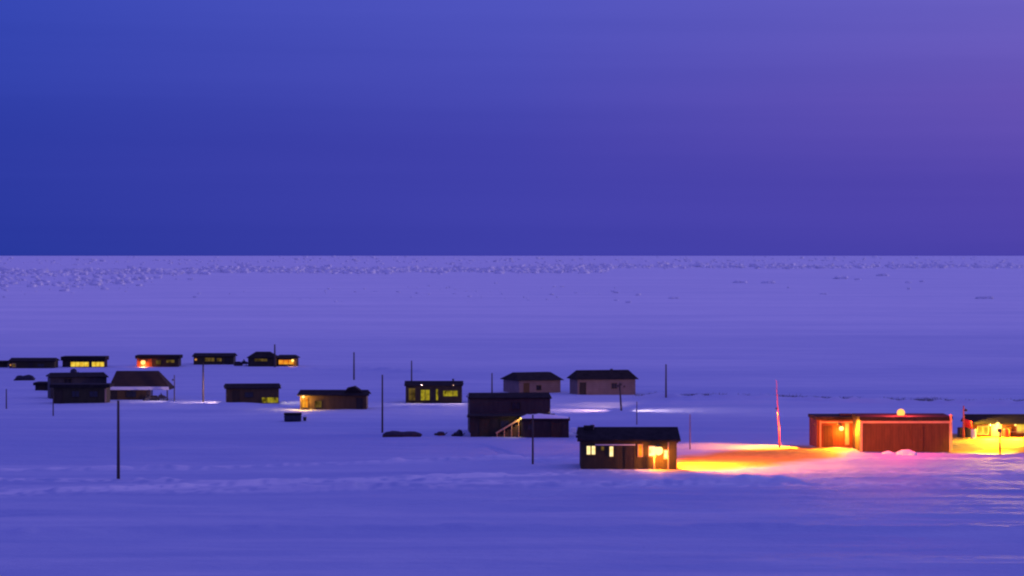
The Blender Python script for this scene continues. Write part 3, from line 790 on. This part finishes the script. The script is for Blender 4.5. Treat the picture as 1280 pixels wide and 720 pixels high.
HEAPS = [(785, 378.5, 9, 2.6, 'dark low ice heap standing alone near the middle of the far snow'),
 (842, 373.5, 16, 3, 'broken ice heap right of the lone dark one on the far snow'),
 (925, 353.5, 22, 3.2, 'pale-topped ice heap, left of the two long heaps near the horizon'),
 (960, 354, 20, 3, 'dark long ice heap just right of the pale-topped one'),
 (1050, 348.5, 22, 3, 'long ice heap in the middle of the right-hand ice near the horizon'),
 (1072, 350, 10, 2.6, 'short pale ice heap beside the long middle heap'),
 (1103, 345, 18, 3, 'highest dark ice heap near the horizon at the right'),
 (1135, 354, 10, 3, 'little dark ice heap below the highest one'),
 (1152, 352.5, 8, 3, 'little pale ice heap with a raised slab'),
 (1136, 362, 6, 4, 'single upright pale ice block on the right far snow'),
 (1231, 373.5, 26, 3.2, 'rightmost dark ice heap on the far snow'),
 (1030, 368, 14, 1.8, 'flat ice heap below the long middle heap'),
 (985, 360, 6, 3, 'small pale ice block below the dark long heap'),
 (535, 338, 10, 4.5, 'brightest large ice block in the band below the horizon'),
 (484, 339, 8, 4, 'bright ice block left of the largest one in the ice band')]
for px, py, w, hh, lab in HEAPS:
    a = gp(px, py); s = ppm(a); n = max(2, int(w / 2.2)); L = []
    for i in range(n):
        k = random.uniform(.6, 1)
        L.append((w / s * .62 * ((i + .5) / n - .5), random.gauss(0, w / s * .06), hh / s * .2, w / s * .38 * k, w / s * .3 * k, hh / s * k))
    o = ice_mesh('ice_heap', *blocks(L)); o.location = (a.x, a.y, 0)
    tag(o, lab, 'ice heap', 'broken ice heaps on the far snow')

# ------------------------------------------------------------------ sky and sun
w = bpy.data.worlds.new('World'); sc.world = w
SUN_AZ, SUN_EL = math.radians(68), math.radians(7)       # afterglow to the right of the view
nt = NT(w)
sky = nt.n('ShaderNodeTexSky', sky_type='NISHITA'); sky.sun_disc = False
sky.sun_elevation = math.radians(-4); sky.sun_rotation = SUN_AZ
bg1 = nt.n('ShaderNodeBackground', Strength=.05); nt.l(sky.outputs[0], bg1.inputs[0])
tc = nt.n('ShaderNodeTexCoord'); sx = nt.n('ShaderNodeSeparateXYZ'); nt.l(tc.outputs['Generated'], sx.inputs[0])
mz = nt.n('ShaderNodeMath', operation='MAXIMUM'); nt.l(sx.outputs[2], mz.inputs[0]); mz.inputs[1].default_value = 0
# thin cloud streaks bend the gradient a little
mp = nt.n('ShaderNodeMapping'); mp.inputs['Scale'].default_value = (3, 3, 95); nt.l(tc.outputs['Generated'], mp.inputs[0])
cl = nt.n('ShaderNodeTexNoise', Scale=1.0, Detail=4.0, Roughness=.5); nt.l(mp.outputs[0], cl.inputs['Vector'])
sq = nt.n('ShaderNodeMath', operation='SQRT'); nt.l(mz.outputs[0], sq.inputs[0])
UPPER = [(.5, (.154, .128, .60)), (.8, (.178, .151, .68)), (1.0, (.178, .151, .69))]
left = ramp(nt, sq.outputs[0], [(0, (.019, .038, .33)), (.18, (.024, .042, .36)), (.30, (.032, .060, .45))] + UPPER)
midc = ramp(nt, sq.outputs[0], [(0, (.048, .050, .39)), (.20, (.053, .054, .41)), (.30, (.078, .088, .52))] + UPPER)
right = ramp(nt, sq.outputs[0], [(0, (.066, .052, .39)), (.16, (.090, .062, .42)), (.235, (.130, .084, .46)), (.30, (.142, .113, .53))] + UPPER)
f1 = nt.n('ShaderNodeMapRange'); nt.l(sx.outputs[0], f1.inputs[0]); f1.inputs[1].default_value = -.19; f1.inputs[2].default_value = 0
f2 = nt.n('ShaderNodeMapRange'); nt.l(sx.outputs[0], f2.inputs[0]); f2.inputs[1].default_value = 0; f2.inputs[2].default_value = .19
m1 = nt.n('ShaderNodeMix', data_type='RGBA'); nt.l(f1.outputs[0], m1.inputs[0]); nt.l(left, m1.inputs[6]); nt.l(midc, m1.inputs[7])
m2 = nt.n('ShaderNodeMix', data_type='RGBA'); nt.l(f2.outputs[0], m2.inputs[0]); nt.l(m1.outputs[2], m2.inputs[6]); nt.l(right, m2.inputs[7])
cr = ramp(nt, cl.outputs['Fac'], [(.3, (.94, .95, .97)), (.7, (1.05, 1.04, 1.02))])
m3 = nt.n('ShaderNodeMix', data_type='RGBA', blend_type='MULTIPLY'); m3.inputs[0].default_value = 1; nt.l(m2.outputs[2], m3.inputs[6]); nt.l(cr, m3.inputs[7])
bg2 = nt.n('ShaderNodeBackground', Strength=1.0); nt.l(m3.outputs[2], bg2.inputs[0])
ad = nt.n('ShaderNodeAddShader'); nt.l(bg1.outputs[0], ad.inputs[0]); nt.l(bg2.outputs[0], ad.inputs[1])
o = nt.n('ShaderNodeOutputWorld'); nt.l(ad.outputs[0], o.inputs[0])

sl = bpy.data.lights.new('afterglow', 'SUN'); sl.energy = .6; sl.angle = math.radians(14); sl.color = (1, .72, .95)
so = bpy.data.objects.new('afterglow', sl); col.objects.link(so)
d = Vector((math.sin(SUN_AZ) * math.cos(SUN_EL), math.cos(SUN_AZ) * math.cos(SUN_EL), math.sin(SUN_EL)))
so.rotation_euler = (-d).to_track_quat('-Z', 'Y').to_euler()

# ------------------------------------------------------------------ render
vs_ = sc.view_settings
vs_.view_transform = 'Standard'; vs_.look = 'None'; vs_.exposure = 0; vs_.gamma = 1; vs_.use_curve_mapping = False
sc.render.engine = 'CYCLES'
sc.cycles.use_denoising = True
sc.cycles.filter_width = 2.2
sc.cycles.max_bounces = 5
sc.cycles.sample_clamp_indirect = 4
